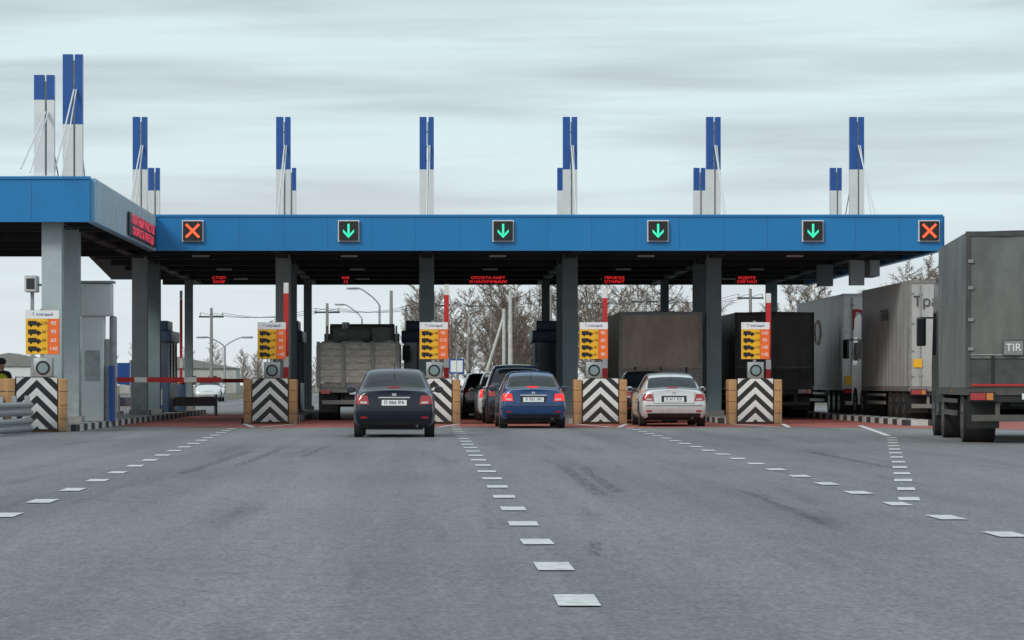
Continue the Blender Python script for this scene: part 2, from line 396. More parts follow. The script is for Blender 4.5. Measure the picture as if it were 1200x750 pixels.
def barrier(x,y,rz=0):
    b=B('crash_barrier')
    W,H,D=.74,1.27,.9
    b.box(m_tan,-W,-.52,-.0,D,0,H-.02,bev=.03); b.box(m_tan,.52,W,0,D,0,H-.02,bev=.03)
    b.box(m_tan,-.515,.515,.12,D-.02,0,H-.06)
    for z in (.3,.62,.94): 
        for sx in (-1,1):
            b.box(m_kerbd,sx*(W+.002)-.003,sx*(W+.002)+.003,.02,D-.05,z,z+.02)
            b.box(m_kerbd,sx*.63-.09,sx*.63+.09,-.003,.002,z,z+.015)
    b.box(m_chevB,-.5,.5,.04,.115,.05,H+.02)
    nC=14; h0,h1=.07,H; per=.36; sl=.95
    for k in range(-3,6):
        for i in range(nC):
            u0=-.49+.98*i/nC; u1=-.49+.98*(i+1)/nC
            def vv(u,o): return min(h1,max(h0,k*per+o+ .2 - abs(u)*sl+.3))
            a0,a1=vv(u0,0),vv(u1,0); t0,t1=vv(u0,per*.5),vv(u1,per*.5)
            if t0-a0<.002 and t1-a1<.002: continue
            b.add([(u0,.036,a0),(u1,.036,a1),(u1,.036,t1),(u0,.036,t0)],[(0,1,2,3)],m_chevW)
    b.finish((x,y,0),rz)
for x in (-4.36,.2,4.84,9.15): barrier(x,83.1)
barrier(-9.05,69.4,24)

def tariff(x,y):
    b=B('tariff_sign')
    b.box(m_galv,-.06,.02,.02,.10,0.15,2.9)
    b.box(m_galv,-.4,.4,.0,.018,1.82,2.86)
    b.box(m_signw,-.395,.395,-.02,-.002,2.66,2.855)
    b.box(m_yel,-.395,.12,-.02,-.002,1.825,2.657)
    b.box(m_org,.123,.395,-.02,-.002,1.825,2.657)
    for i in range(4):
        z=1.88+i*.2
        b.prism(m_black,[(-.34,z+.02),(-.34,z+.13),(-.14,z+.13),(-.14,z+.10),(-.08,z+.10),(-.03,z+.06),(-.03,z+.02)],-.026,-.0205)
        b.cyl(m_black,(-.27,-.026,z+.01),(-.27,-.0205,z+.01),.028,n=10); b.cyl(m_black,(-.10,-.026,z+.01),(-.10,-.0205,z+.01),.028,n=10)
        b.text(m_text,random.choice(['60','110','140','210']),.10,(.04,-.023,z+.07))
        b.text(m_signw,random.choice(['60','90','140','210']),.13,(.26,-.023,z+.07))
    b.text(m_signb,'Т платный',.10,(0,-.023,2.76))
    b.box(m_galv,-.22,.24,-.02,.2,1.26,1.74,bev=.02)
    b.cyl(m_black,(.01,-.03,1.5),(.01,-.02,1.5),.17,n=20); b.cyl(m_cold,(.01,-.04,1.5),(.01,-.031,1.5),.12,n=20)
    b.box(m_signw,-.3,.34,.04,.08,1.05,1.22)
    b.finish((x,y,0))
for x in (-4.36,.2,4.7,9.25): tariff(x,84.05)
tariff(-9.06,70.45)

def gate(x,y,raised=True,side=1,top=4.05,r=.07,ln=3.9):
    b=B('barrier_gate')
    b.box(m_booth,-.18,.18,-.18,.18,.15,1.15,bev=.02); b.box(m_yel,-.19,.19,-.19,.19,1.151,1.2)
    seg=10
    if raised:
        z0=1.0; Ls=(top-z0)/seg
        for i in range(seg):
            m=m_gwhite if i in (2,9) else m_red
            b.box(m,.0-r,r,-.27,-.2,z0+i*Ls,z0+(i+1)*Ls-.0005)
    else:
        Ls=ln/seg
        for i in range(seg):
            m=m_gwhite if i in (3,7) else m_red
            x0=side*i*Ls; x1=side*(i+1)*Ls
            b.box(m,min(x0,x1),max(x0,x1),-.27,-.2,1.17,1.17+2*r)
    b.finish((x,y,0))
for x,t in ((-4.0,4.0),(.56,3.95),(5.07,3.85),(9.72,3.7)): gate(x,85.2,True,1,t)
gate(-9.3,84.6,False,1,ln=3.5); gate(-8.9,108,False,1)
gate(-9.15,111.5,True,1,4.6,.05)

def booth(x,y):
    b=B('toll_booth')
    b.box(m_booth,-.48,.48,0,3.4,.15,1.15,bev=.03)
    b.box(m_boothgl,-.44,.44,.05,3.35,1.153,2.55)
    for sx in(-.46,.42):
        for yy in (0,.95,2.2,3.34): b.box(m_booth,sx,sx+.05,yy,yy+.06,1.15,2.56)
    b.box(m_booth,-.02,.02,-.0,.04,1.15,2.56)
    b.box(m_booth,-.55,.55,-.1,3.5,2.56,2.95,bev=.03); b.box(m_booth,-.4,.4,.3,2.4,2.96,3.3,bev=.03)
    b.box(m_galv,-.25,.25,-.02,-.001,.4,.95)
    b.finish((x,y,0))
for n in (-2,-1,0,1,2): booth(n*4.5-.32,102.5)

b=B('control_cabinet'); b.box(m_white,-.45,.5,-.3,.3,2.9,3.75,bev=.03); b.box(m_white,-.3,.3,-.2,.25,.15,2.9,bev=.02)
b.box(m_galv,-.2,.2,-.215,-.205,1.2,2.0); b.box(m_galv,-.5,.55,-.35,.35,3.76,3.82); b.box(m_galv,.32,.42,-.1,.1,.15,2.3)
b.box(m_dkblue,.44,.54,-.32,.32,.15,1.6)
b.finish((-8.75,78.4,0))
b=B('surveillance_camera_box'); b.box(m_white,-.15,.15,-.25,.3,3.35,3.75,bev=.03); b.box(m_galv,-.05,.4,0,.06,3.5,3.56); b.box(m_glass,-.1,.1,-.262,-.252,3.42,3.68); b.box(m_galv,-.04,.04,.06,.14,.15,3.4)
b.finish((-9.6,72.6,0))
b=B('steel_post'); b.cyl(m_galv,(0,0,0),(0,0,2.9),.1,n=18); b.ell(m_galv,(0,0,2.9),.1,.1,.05); b.cyl(m_galv,(0,0,0.15),(0,0,.2),.18); b.finish((-8.42,80.2,0))

def guardrail(pts,name='guardrail',tiers=(0,),zt=1.0):
    b=B(name)
    for (a,c_) in zip(pts[:-1],pts[1:]):
        a=Vector(a+(0,)); c_=Vector(c_+(0,)); dd=c_-a; Ln=dd.length; ang=math.atan2(dd.y,dd.x)
        M=Matrix.Translation(a)@Matrix.Rotation(ang,4,'Z')
        prof=[(.0,.44),(-.05,.49),(-.05,.54),(0,.58),(0,.62),(-.05,.66),(-.05,.71),(0,.76),(.012,.76),(.012,.44)]
        for o in tiers:
            b.prismx(m_galv,[(p,z+o-.1) for p,z in prof],0,Ln,M)
        n=max(2,int(Ln/1.5))
        for i in range(n+1):
            t=Ln*i/n*.985+.03; b.box(m_galv,t-.04,t+.04,.03,.14,0,zt,M)
    b.finish()
guardrail([(-9.45,62.5),(-9.12,68.9)],tiers=(-.32,.05),zt=.85); guardrail([(-11.6,73),(-11.5,100),(-11.6,140)],zt=.75)
guardrail([(-9.9,66),(-9.9,70.2)],tiers=(-.2,.2),zt=1.0)
guardrail([(-7.5,106),(-10.8,104)],tiers=(0,),zt=.75)
b=B('striped_kerb')
for i in range(34):
    y=66+i*1.2; b.box(m_kerbw if i%2 else m_kerbd,-.12,.12,y,y+1.199,0,.17)
b.finish((-10.95,0,0))

# ------------------------------------------------------------------ cars
def wheel(b,x,y,r,wd,out,rim=.62):
    s_=1 if x>0 else -1
    b.cyl(m_rubber,(x,y,r),(x-s_*wd,y,r),r,n=24); b.cyl(m_rim,(x+s_*.004,y,r),(x-s_*.03,y,r),r*rim,n=18)
    b.cyl(m_black,(x+s_*.008,y,r),(x,y,r),r*.2,n=10)
    for k in range(5):
        a=k*72; M=Matrix.Translation((x,y,r))@Matrix.Rotation(R(a),4,'X')
        b.box(m_black,min(s_*.001,s_*.006),max(s_*.001,s_*.006),-.03,.03,r*.25,r*.5,M)

SEDAN=[(0.00,.90,.28,.80,.60,.975),(0.14,.97,.21,.86,.66,1.01),(0.58,1.,.19,.90,.66,1.03),(1.12,1.,.19,.92,.57,1.37),(1.5,1.,.20,.92,.58,1.44),
 (2.1,1.,.20,.92,.58,1.46),(2.6,1.,.20,.91,.56,1.41),(3.25,1.,.20,.90,.64,1.0),(3.7,.98,.20,.84,.62,.92),(4.15,.94,.22,.74,.55,.80),(4.32,.84,.30,.62,.48,.66)]
HATCH=[(0.00,.92,.34,.90,.66,1.04),(0.07,.98,.25,.95,.69,1.09),(0.16,1.,.22,.97,.69,1.13),(0.42,1.,.21,.98,.60,1.52),(0.75,1.,.21,.98,.61,1.60),
 (2.0,1.,.21,.96,.62,1.63),(2.45,1.,.21,.95,.59,1.56),(3.1,1.,.21,.93,.66,1.10),(3.6,.98,.21,.88,.64,1.02),(4.0,.94,.24,.78,.56,.88),(4.15,.84,.32,.66,.48,.74)]
def car(name,x,y,rz,st,W,paint,glass_i,style,scz=1.,plate='Т 056 МН',brake=False,lv=3):
    gi=glass_i
    bm=bmesh.new(); rings=[]
    ns=len(st)
    for k,(yy,wf,zb,zbelt,rw,zt) in enumerate(st):
        w_=W*wf*1.02; zm=zb+(zbelt-zb)*.52; rw=rw*W/.85
        half=[(0,zb),(w_*.86,zb),(w_*.975,zb+.10),(w_,zm),(w_*.95,zbelt),(rw,zt-.025),(rw*.55,zt+.005),(0,zt+.015)]
        dy=[0]*8
        if k==0: dy=[.10,.12,.05,0,.05,.05,.045,.045] if style=='sedan' else [.08,.1,.03,0,.05,.07,.06,.06]
        if k==ns-1: dy=[-.1,-.12,-.03,0,-.08,-.1,-.06,-.05]
        ring=[bm.verts.new((p[0],yy+dy[i],p[1]*scz)) for i,p in enumerate(half)]
        ring+=[bm.verts.new((-half[i][0],yy+dy[i],half[i][1]*scz)) for i in range(6,0,-1)]
        rings.append(ring)
    cl=bm.edges.layers.float.new('crease_edge')
    n=14
    for k in range(ns-1):
        for i in range(n):
            j=(i+1)%n
            f=bm.faces.new((rings[k][i],rings[k][j],rings[k+1][j],rings[k+1][i])); f.smooth=True
            ii=i if i<7 else 13-i
            g=False
            if ii==4 and gi[0]<=k<gi[1]: g=True
            if ii in(5,6) and (k in (gi[0],) or k==gi[1]-1 ): g=True
            if ii==4 and k==gi[0] and style=='sedan': g=False
            f.material_index=1 if g else 0
            if ii==0: f.material_index=2
    for ring in (rings[0],rings[-1]):
        bm.faces.new((ring[0],ring[1],ring[13])).material_index=2
        for i in range(1,6): 
            f=bm.faces.new((ring[i],ring[i+1],ring[13-i],ring[14-i])); f.smooth=True
        bm.faces.new((ring[6],ring[7],ring[8])).smooth=True
    for k in range(ns-1):
        for i in (1,13,4,10): 
            e_=bm.edges.get((rings[k][i],rings[k+1][i])); e_[cl]=.55
        for i in (5,9):
            e_=bm.edges.get((rings[k][i],rings[k+1][i])); e_[cl]=.35
    for i in range(14):
        e_=bm.edges.get((rings[0][i],rings[0][(i+1)%14])); e_[cl]=.45
        e_=bm.edges.get((rings[gi[0]][i],rings[gi[0]][(i+1)%14]))
        if e_ and (5<=i<=8): e_[cl]=.6
    bmesh.ops.recalc_face_normals(bm,faces=bm.faces)
    me=bpy.data.meshes.new('tmp'); bm.to_mesh(me); bm.free()
    ob=bpy.data.objects.new('tmp',me); scene.collection.objects.link(ob)
    for m in (paint,m_glass,m_black): me.materials.append(m)
    sb=ob.modifiers.new('s','SUBSURF'); sb.levels=lv; sb.render_levels=lv
    Lc=st[-1][0]; wr=.315*(1.08 if style=='hatch' else 1); wy=(.78,Lc-.86)
    cut=B('cut')
    for yy in wy:
        for s_ in (-1,1): cut.cyl(m_black,(s_*(W+.2),yy,wr),(s_*(W-.27),yy,wr),wr+.055,n=32)
    cb=cut.finish(); cb.data.materials.clear()
    for m in (paint,m_glass,m_black): cb.data.materials.append(m)
    for p_ in cb.data.polygons: p_.material_index=2
    bo=ob.modifiers.new('b','BOOLEAN'); bo.object=cb; bo.operation='DIFFERENCE'; bo.solver='EXACT'
    dg=bpy.context.evaluated_depsgraph_get(); em=bpy.data.meshes.new_from_object(ob.evaluated_get(dg))
    if len(em.polygons)<200:
        ob.modifiers.remove(bo); dg=bpy.context.evaluated_depsgraph_get(); em=bpy.data.meshes.new_from_object(ob.evaluated_get(dg))
    bpy.data.objects.remove(ob); bpy.data.objects.remove(cb)
    b=B(name); mats=(paint,m_glass,m_black)
    vs=[v.co[:] for v in em.vertices]; o=len(b.v); b.v+=vs
    for p_ in em.polygons:
        b.f.append(tuple(i+o for i in p_.vertices)); b.m.append(b.mi(mats[min(2,p_.material_index)])); b.sm.append(True)
    bvh=BVHTree.FromPolygons(vs,[tuple(p_.vertices) for p_ in em.polygons])
    def hit(px,pz):
        h=bvh.ray_cast(Vector((px,-3,pz)),Vector((0,1,0)))
        return h[0].y if h[0] is not None else None
    def patch(m,q,off=.012,nx=10,nz=4,mirror=True):
        qs=[q]
        if mirror: qs.append([(-a,c_) for a,c_ in q])
        for q_ in qs:
            (ax,az),(bx,bz),(cx,cz),(dx,dz)=q_
            vs=[];last=.1
            for j in range(nz+1):
                v=j/nz
                for i in range(nx+1):
                    u=i/nx
                    X=(ax*(1-u)+bx*u)*(1-v)+(dx*(1-u)+cx*u)*v; Z=((az*(1-u)+bz*u)*(1-v)+(dz*(1-u)+cz*u)*v)*scz
                    yh=hit(X,Z)
                    if yh is None or yh>1.6: yh=last
                    last=yh
                    vs.append((X,yh-off,Z))
            fs=[(j*(nx+1)+i,j*(nx+1)+i+1,(j+1)*(nx+1)+i+1,(j+1)*(nx+1)+i) for j in range(nz) for i in range(nx)]
            b.add(vs,fs,m,None,True)
            loop=[i for i in range(nx+1)]+[j*(nx+1)+nx for j in range(1,nz+1)]+[nz*(nx+1)+i for i in range(nx-1,-1,-1)]+[j*(nx+1) for j in range(nz-1,0,-1)]
            rv=[vs[i] for i in loop]+[(vs[i][0],vs[i][1]+off+.02,vs[i][2]) for i in loop]; nl=len(loop)
            b.add(rv,[(i,(i+1)%nl,nl+(i+1)%nl,nl+i) for i in range(nl)],m)
    w9=W/.85
    if style=='sedan':
        lt=m_tailon if brake else m_tail
        patch(lt,[(.52*w9,.69),(.80*w9,.70),(.775*w9,.885),(.55*w9,.875)],.014)
        patch(m_clear,[(.56*w9,.71),(.70*w9,.715),(.70*w9,.755),(.565*w9,.75)],.018,6,2)
        patch(m_black,[(-.50*w9,.615),(.50*w9,.615),(.50*w9,.627),(-.50*w9,.627)],.003,20,1,False)
        patch(m_black,[(.505*w9,.615),(.515*w9,.615),(.535*w9,.92),(.525*w9,.92)],.003,2,8)
        patch(m_black,[(-.72*w9,.555),(.72*w9,.555),(.72*w9,.572),(-.72*w9,.572)],.006,20,1,False)
        patch(m_black,[(-.66*w9,.27),(.66*w9,.27),(.68*w9,.36),(-.68*w9,.36)],.008,20,2,False)
        patch(m_tail,[(.56*w9,.40),(.70*w9,.40),(.70*w9,.44),(.56*w9,.44)],.01,4,1)
        patch(m_black,[(-.33,.66),(.33,.66),(.33,.82),(-.33,.82)],.003,8,3,False)
        patch(m_chrome,[(-.33,.825),(.33,.825),(.33,.85),(-.33,.85)],.018,8,1,False)
        patch(m_plate,[(-.26,.67),(.26,.67),(.26,.785),(-.26,.785)],.016,6,2,False)
        zt=.728*scz; yt=hit(0,zt)-.021
        b.text(m_text,plate,.105,(0,yt,zt),extr=.002,sx=1.0)
        patch(m_chrome,[(-.045,.875),(.045,.875),(.045,.925),(-.045,.925)],.01,4,2,False)
        b.box(m_tailon if brake else m_tail,-.13,.13,.52,.56,1.04*scz,1.065*scz)
        b.cyl(m_rim,(.48,.12,.24),(.48,.5,.24),.028,n=10); b.cyl(m_black,(.48,.118,.24),(.48,.13,.24),.022,n=10)
    else:
        lt=m_tailon if brake else m_tail
        patch(lt,[(.60*w9,.76),(.80*w9,.76),(.76*w9,1.06),(.66*w9,1.06)],.014)
        patch(m_black,[(-.74*w9,.62),(.74*w9,.62),(.74*w9,.64),(-.74*w9,.64)],.006,20,1,False)
        patch(m_black,[(-.7*w9,.30),(.7*w9,.30),(.72*w9,.46),(-.72*w9,.46)],.008,20,2,False)
        patch(m_black,[(-.33,.72),(.33,.72),(.33,.88),(-.33,.88)],.003,8,3,False)
        patch(m_plate,[(-.26,.73),(.26,.73),(.26,.845),(-.26,.845)],.016,6,2,False)
        patch(m_chrome,[(-.3,.885),(.3,.885),(.3,.91),(-.3,.91)],.014,6,1,False)
        zt=.788*scz; b.text(m_text,plate,.105,(0,hit(0,zt)-.021,zt),extr=.002)
        for s_ in(-1,1): b.cyl(m_black,(s_*.58*w9,.8,1.63*scz),(s_*.58*w9,2.1,1.645*scz),.018,n=8)
        b.box(m_black,-.25,.1,.12,.15,1.17*scz,1.185*scz)
        b.box(paint,-.52*w9,.52*w9,.30,.5,1.56*scz,1.59*scz,bev=.01)
    for yy in wy:
        for s_ in (-1,1): wheel(b,s_*(W-.015),yy,wr,.20,1)
    b.box(m_black,-W+.25,W-.25,.35,Lc-.3,.16,.5)
    for s_ in (-1,1):
        my=2.72 if style=='sedan' else 2.5
        b.ell(paint,(s_*(W+.10),my,1.0*scz),.10,.07,.075); b.box(m_black,min(s_*(W-.08),s_*(W+.06)),max(s_*(W-.08),s_*(W+.06)),my-.02,my+.03,.95*scz,.98*scz)
        b.box(m_glass,s_*(W+.10)-.07,s_*(W+.10)+.07,my-.072,my-.066,1.0*scz-.045,1.0*scz+.045)
    b.cyl(m_black,(0,1.25,1.42*scz),(0,1.05,1.58*scz),.006,n=5) if style=='sedan' else None
    return b.finish((x,y,0),rz)
m_navy=mat('car_paint_navy',(.004,.008,.024),.3,0,var=.1,coat=.45,spec=.35,dirt=(.05,.05,.05),dirt_h=.6,dirt_amt=.25)
m_bluep=mat('car_paint_blue',(.008,.050,.17),.25,.1,var=.08,coat=.8,dirt=DUST,dirt_h=.6,dirt_amt=.2)
m_whitep=mat('car_paint_silver_white',(.66,.68,.69),.25,.1,var=.05,coat=1,dirt=(.24,.23,.21),dirt_h=.8,dirt_amt=.6)
m_blackp=mat('car_paint_black',(.010,.011,.013),.2,.1,coat=1,dirt=DUST,dirt_h=.8,dirt_amt=.3)
m_dblue=mat('car_paint_slate',(.02,.035,.06),.25,.4,coat=1,dirt=DUST,dirt_h=.8,dirt_amt=.3)
SG=(2,7); HG=(2,7)
car('sedan_car',-.68,62.4,.3,SEDAN,.86,m_navy,SG,'sedan',1.0,'О 066 РА')
car('sedan_car',2.69,75.2,1,SEDAN,.84,m_bluep,SG,'sedan',1.0,'Х 731 УК',True)
car('sedan_car',6.48,78.2,0,SEDAN,.88,m_whitep,SG,'sedan',.98,'Е 411 КХ')
car('suv_car',2.55,83.2,1,HATCH,.89,m_dblue,HG,'hatch',1.03,'К 204 ОР')
car('hatchback_car',2.38,90.2,1,HATCH,.84,m_whitep,HG,'hatch',.93,'А 118 ТТ',True,2)
car('hatchback_car',2.0,96.5,2,HATCH,.84,m_blackp,HG,'hatch',.92,'С 902 ВА',False,2)
car('sedan_car',6.35,85.0,0,SEDAN,.85,m_blackp,SG,'sedan',1.04,'М 377 НО',False,2)
car('sedan_car',2.1,103,0,SEDAN,.85,m_dblue,SG,'sedan',1.0,'Р 551 МК',False,2)
car('sedan_car',-14.0,195,180,SEDAN,.85,m_whitep,SG,'sedan',1.0,'В 550 ОО',False,2)

# ------------------------------------------------------------------ trucks
def tarp(b,m,L,H,z0,W=1.275):
    def grid(fn,nu,nv):
        vs=[fn(i/nu,j/nv) for j in range(nv+1) for i in range(nu+1)]
        fs=[(j*(nu+1)+i,j*(nu+1)+i+1,(j+1)*(nu+1)+i+1,(j+1)*(nu+1)+i) for j in range(nv) for i in range(nu)]
        b.add(vs,fs,m,None,True)
    ph=random.random()*6
    for s_ in(-1,1):
        def side(u,v):
            rip=.018*math.sin(u*L*9+ph+math.sin(v*3))*(1-v)**.6+.012*math.sin(u*L*2.3+ph)*math.sin(v*math.pi)
            return (s_*(W+rip),.02+u*(L-.04),z0+v*(H-z0))
        grid(side,int(L*14),8)
    def roof(u,v): return (-W+2*W*u,v*L,H+.03*math.sin(u*math.pi)-.015*abs(math.sin(v*L*2.2)))
    grid(roof,8,int(L*5))
    b.box(m,-W+.03,W-.03,.03,L,z0,H-.02)
def cab(b,m,y0,W=1.22,H=3.1):
    side=[(y0,.75),(y0,H-.1),(y0+.4,H),(y0+1.5,H-.12),(y0+2.05,1.75),(y0+2.15,1.5),(y0+2.15,.45),(y0+.3,.45)]
    b.prismx(m,side,-W,W)
    b.prismx(m_glass,[(y0+1.52,H-.25),(y0+2.07,1.8),(y0+2.09,1.8),(y0+1.54,H-.25)],-W+.1,W-.1)
    for s_ in(-1,1):
        b.prismx(m_glass,[(y0+.8,1.75),(y0+.8,2.65),(y0+1.55,2.65),(y0+1.9,1.75)],min(s_*W,s_*(W+.008)),max(s_*W,s_*(W+.008)))
        b.box(m_black,min(s_*(W),s_*(W+.28)),max(s_*W,s_*(W+.28)),y0+1.7,y0+1.74,2.55,2.59)
        b.box(m_black,min(s_*(W+.16),s_*(W+.36)),max(s_*(W+.16),s_*(W+.36)),y0+1.62,y0+1.76,1.95,2.58,bev=.03)
        b.box(m_glass,min(s_*(W+.18),s_*(W+.34)),max(s_*(W+.18),s_*(W+.34)),y0+1.612,y0+1.618,1.99,2.54)
def axle(b,y,W,dual=True):
    for s_ in(-1,1):
        wheel(b,s_*(W-.04),y,.5,.3 if not dual else .6,1,.5)
    b.cyl(m_black,(-W+.3,y,.5),(W-.3,y,.5),.09)
def truck(name,x,y,rz,L,H,m,cabm,kind,z0=1.05,frame=m_galv,nax=3,text=None):
    b=B(name); W=1.275
    tarp(b,m,L,H,z0,W)
    b.box(m_black,-.45,.45,.3,L+2,.7,z0-.01)
    b.box(frame,-W,W,-.03,L,z0-.14,z0-.003)
    if kind=='doors':
        b.box(m,-W+.02,-.006,-.04,.028,z0,H-.08); b.box(m,.006,W-.02,-.04,.028,z0,H-.08)
        for xx in (-.95,-.35,.35,.95):
            b.cyl(m_galv,(xx,-.07,z0+.02),(xx,-.07,H-.12),.016,n=8)
            for z in (z0+.3,(z0+H)/2,H-.4): b.box(m_galv,xx-.05,xx+.05,-.08,-.04,z,z+.06)
        for s_ in(-1,1):
            for z in (z0+.25,z0+1,z0+1.8,H-.4): b.box(frame,s_*(W-.08)-.07,s_*(W-.08)+.07,-.055,-.042,z,z+.05)
    else:
        nu,nv=26,8; vs=[(-W+.02+(2*W-.04)*i/nu,-.03-.02*math.sin(i*1.9+j*.5)*(1-j/nv)-.012*math.sin(i*.7),z0+.55+(H-z0-.6)*j/nv) for j in range(nv+1) for i in range(nu+1)]
        b.add(vs,[(j*(nu+1)+i,j*(nu+1)+i+1,(j+1)*(nu+1)+i+1,(j+1)*(nu+1)+i) for j in range(nv) for i in range(nu)],m,None,True)
        b.box(frame,-W,W,-.045,.0,z0,z0+.53)
        for s_ in (-1,0,1): b.box(m_black,s_*.8-.03,s_*.8+.03,-.06,-.046,z0+.05,z0+.6)
        b.cyl(m_kerbw,(-W+.05,-.06,z0+.62),(W-.05,-.06,z0+.62),.006,n=5)
    b.box(frame,-W-.02,-W+.06,-.06,.06,z0,H); b.box(frame,W-.06,W+.02,-.06,.06,z0,H); b.box(frame,-W-.02,W+.02,-.065,.06,H-.075,H+.01)
    b.box(m_black,-W+.02,W-.02,.0,.12,.78,z0-.16); b.box(frame,-W+.1,W-.1,.05,.17,.42,.54)
    for s_ in(-1,1):
        x0=s_*(W-.28); b.box(m_black,x0-.24,x0+.24,-.05,-.002,.80,.97); b.box(m_tail,x0-.22,x0+.06,-.07,-.052,.82,.95); b.box(m_amber,x0+.08,x0+.2,-.07,-.052,.82,.95)
        b.box(m_black,s_*(W-.35)-.3,s_*(W-.35)+.3,.55,.57,.28,.8)
        b.box(frame,s_*.7-.04,s_*.7+.04,.06,.16,.5,.85)
        b.box(frame,min(s_*(W-.04),s_*W),max(s_*(W-.04),s_*W),4.6 if L>8 else 2.6,L-1.0,.5,.6); b.box(frame,min(s_*(W-.04),s_*W),max(s_*(W-.04),s_*W),4.6 if L>8 else 2.6,L-1.0,.75,.83)
        b.box(m_amber,min(s_*(W+.005),s_*(W+.02)),max(s_*(W+.005),s_*(W+.02)),L/2,L/2+.1,z0-.1,z0-.04)
    b.box(m_plate,-.26,.26,-.065,-.05,.83,.94)
    ys=[1.2,2.45,3.7][:nax] if L>8 else [1.6]
    for yy in ys: axle(b,yy,W)
    axle(b,L+.2 if L>8 else L-.6,W); axle(b,L+1.9,W,False)
    cab(b,cabm,L+.55,1.22,min(3.4,H-.3))
    if text: text(b)
    return b.finish((x,y,0),rz)

m_tarpD=mat('tarp_dark_grey',(.115,.125,.118),.5,var=.4,scale=1.2,bump=.4,bscale=3,dirt=(.2,.18,.15),dirt_h=3.4,dirt_amt=.5,stretch=(1,1,.5))
m_tarpG=mat('tarp_grey',(.42,.435,.425),.5,var=.22,scale=1.2,bump=.25,bscale=3,dirt=(.30,.275,.23),dirt_h=3.0,dirt_amt=.5,stretch=(1,1,.5))
m_tarpB=mat('tarp_brown',(.36,.31,.26),.6,var=.3,scale=1.2,bump=.35,bscale=3,dirt=(.24,.20,.16),dirt_h=2.6,dirt_amt=.5,stretch=(1,1,.5))
m_tarpW=mat('trailer_white',(.85,.85,.83),.4,var=.08,scale=1.5,bump=.1,bscale=3,dirt=(.50,.46,.41),dirt_h=2.6,dirt_amt=.5,stretch=(1,1,.3))
m_tarpK=mat('tarp_black',(.09,.095,.10),.55,var=.25,scale=1.2,bump=.25,bscale=3)
m_frame=mat('truck_frame_dark',(.055,.055,.055),.6,var=.3,scale=5,dirt=DUST,dirt_h=1.4,dirt_amt=.6)
m_frameG=mat('truck_frame_grey',(.22,.22,.215),.5,var=.25,scale=5,dirt=DUST,dirt_h=1.4,dirt_amt=.6)
m_frameW=mat('truck_frame_white',(.7,.7,.68),.5,var=.1,scale=5,dirt=DUST,dirt_h=1.4,dirt_amt=.6)
m_cabw=mat('cab_white',(.55,.55,.55),.3,coat=.5,dirt=DUST,dirt_h=1.5)
m_cabd=mat('cab_green',(.03,.06,.05),.3,coat=.5,dirt=DUST,dirt_h=1.5)
m_redt=mat('text_red',(.40,.02,.02),.5,var=.15)
def tir(b):
    b.box(m_frame,-.62,-.22,-.085,-.067,1.65,1.95); b.box(m_frameG,-.6,-.24,-.092,-.086,1.67,1.93); b.text(m_signw,'TIR',.2,(-.42,-.096,1.8))
    b.box(m_redt,-1.2,1.2,-.072,-.066,1.08,1.12); b.box(m_yel,.5,.9,-.08,-.067,1.5,1.58)
    for z in(1.75,2.3,2.9,3.4): b.box(m_frameG,-1.26,-1.16,-.09,-.066,z,z+.06)
truck('cargo_truck',11.44,56.1,-5.4,7.0,3.98,m_tarpD,m_cabd,'flap',frame=m_frame,nax=1,text=tir)
def tr2(b):
    b.text(m_frame,'Транс',.42,(-.55,-.075,3.5)); b.text(m_frame,'TRANS',.5,(-1.305,4.5,3.2),(90,0,-90))
    b.box(m_yel,-1.15,-.9,-.085,-.07,1.6,1.85)
truck('semi_trailer_truck',15.27,86.7,0,9.3,4.12,m_tarpG,m_cabw,'doors',frame=m_frameG,text=tr2)
def tr3(b):
    b.text(m_redt,'R',1.0,(-.72,-.085,3.25),extr=.004,sx=1.0); b.text(m_redt,'oss',.5,(.3,-.085,3.15))
    b.text(m_redt,'R.CO',1.3,(-1.31,8.0,2.9),(90,0,-90),sx=1.6); b.text(m_redt,'A',.3,(-.9,-.085,2.2))
    b.box(m_yel,-1.2,-.9,-.085,-.07,1.1,1.4); b.box(m_signw,-.8,-.45,-.085,-.07,1.3,1.7)
truck('semi_trailer_truck',15.27,100.5,0,12.4,4.15,m_tarpW,m_cabw,'doors',frame=m_frameW,text=tr3)
truck('cargo_truck',7.30,93.2,0,6.5,3.36,m_tarpB,m_cabw,'flap',frame=m_frameG,nax=1)
truck('cargo_truck',11.35,97.5,0,6.5,3.45,m_tarpK,m_cabd,'flap',frame=m_frame,nax=1)

m_dirtg=mat('weathered_boards',(.40,.385,.345),.85,var=.35,scale=4,bump=.3,stretch=(1,1,4))
m_green=mat('truck_khaki',(.20,.225,.195),.6,var=.2,dirt=DUST,dirt_h=2.5)
b=B('dump_truck'); W=1.27
b.box(m_black,-.42,.42,.2,7.4,.65,1.0)
b.box(m_frameG,-W,W,0,5.2,1.003,1.15)
for i in range(6):
    z=1.16+i*.205; b.box(m_dirtg,-W,W,-.03+random.uniform(-.008,.008),.04,z,z+.195)
    for s_ in(-1,1): b.box(m_dirtg,min(s_*W,s_*(W-.06)),max(s_*W,s_*(W-.06)),.045,5.2,z,z+.195)
for xx in(-1.22,-.45,.45,1.22): b.box(m_frameG,xx-.05,xx+.05,-.07,-.04,1.0,2.42)
for i in range(40):
    b.ell(m_dirtg,(random.uniform(-1.1,1.1),random.uniform(.3,4.8),2.30),.3*random.uniform(.6,1.2),.35,.16*random.uniform(.6,1.3),8)
b.box(m_dirtg,-1.2,1.2,.05,5.1,1.2,2.28)
b.box(m_green,-W+.05,W-.05,5.3,5.4,1.0,2.75)
b.prismx(m_green,[(5.6,.6),(5.6,2.95),(6.0,3.08),(7.2,2.95),(7.7,1.9),(7.8,.6)],-1.05,1.05)
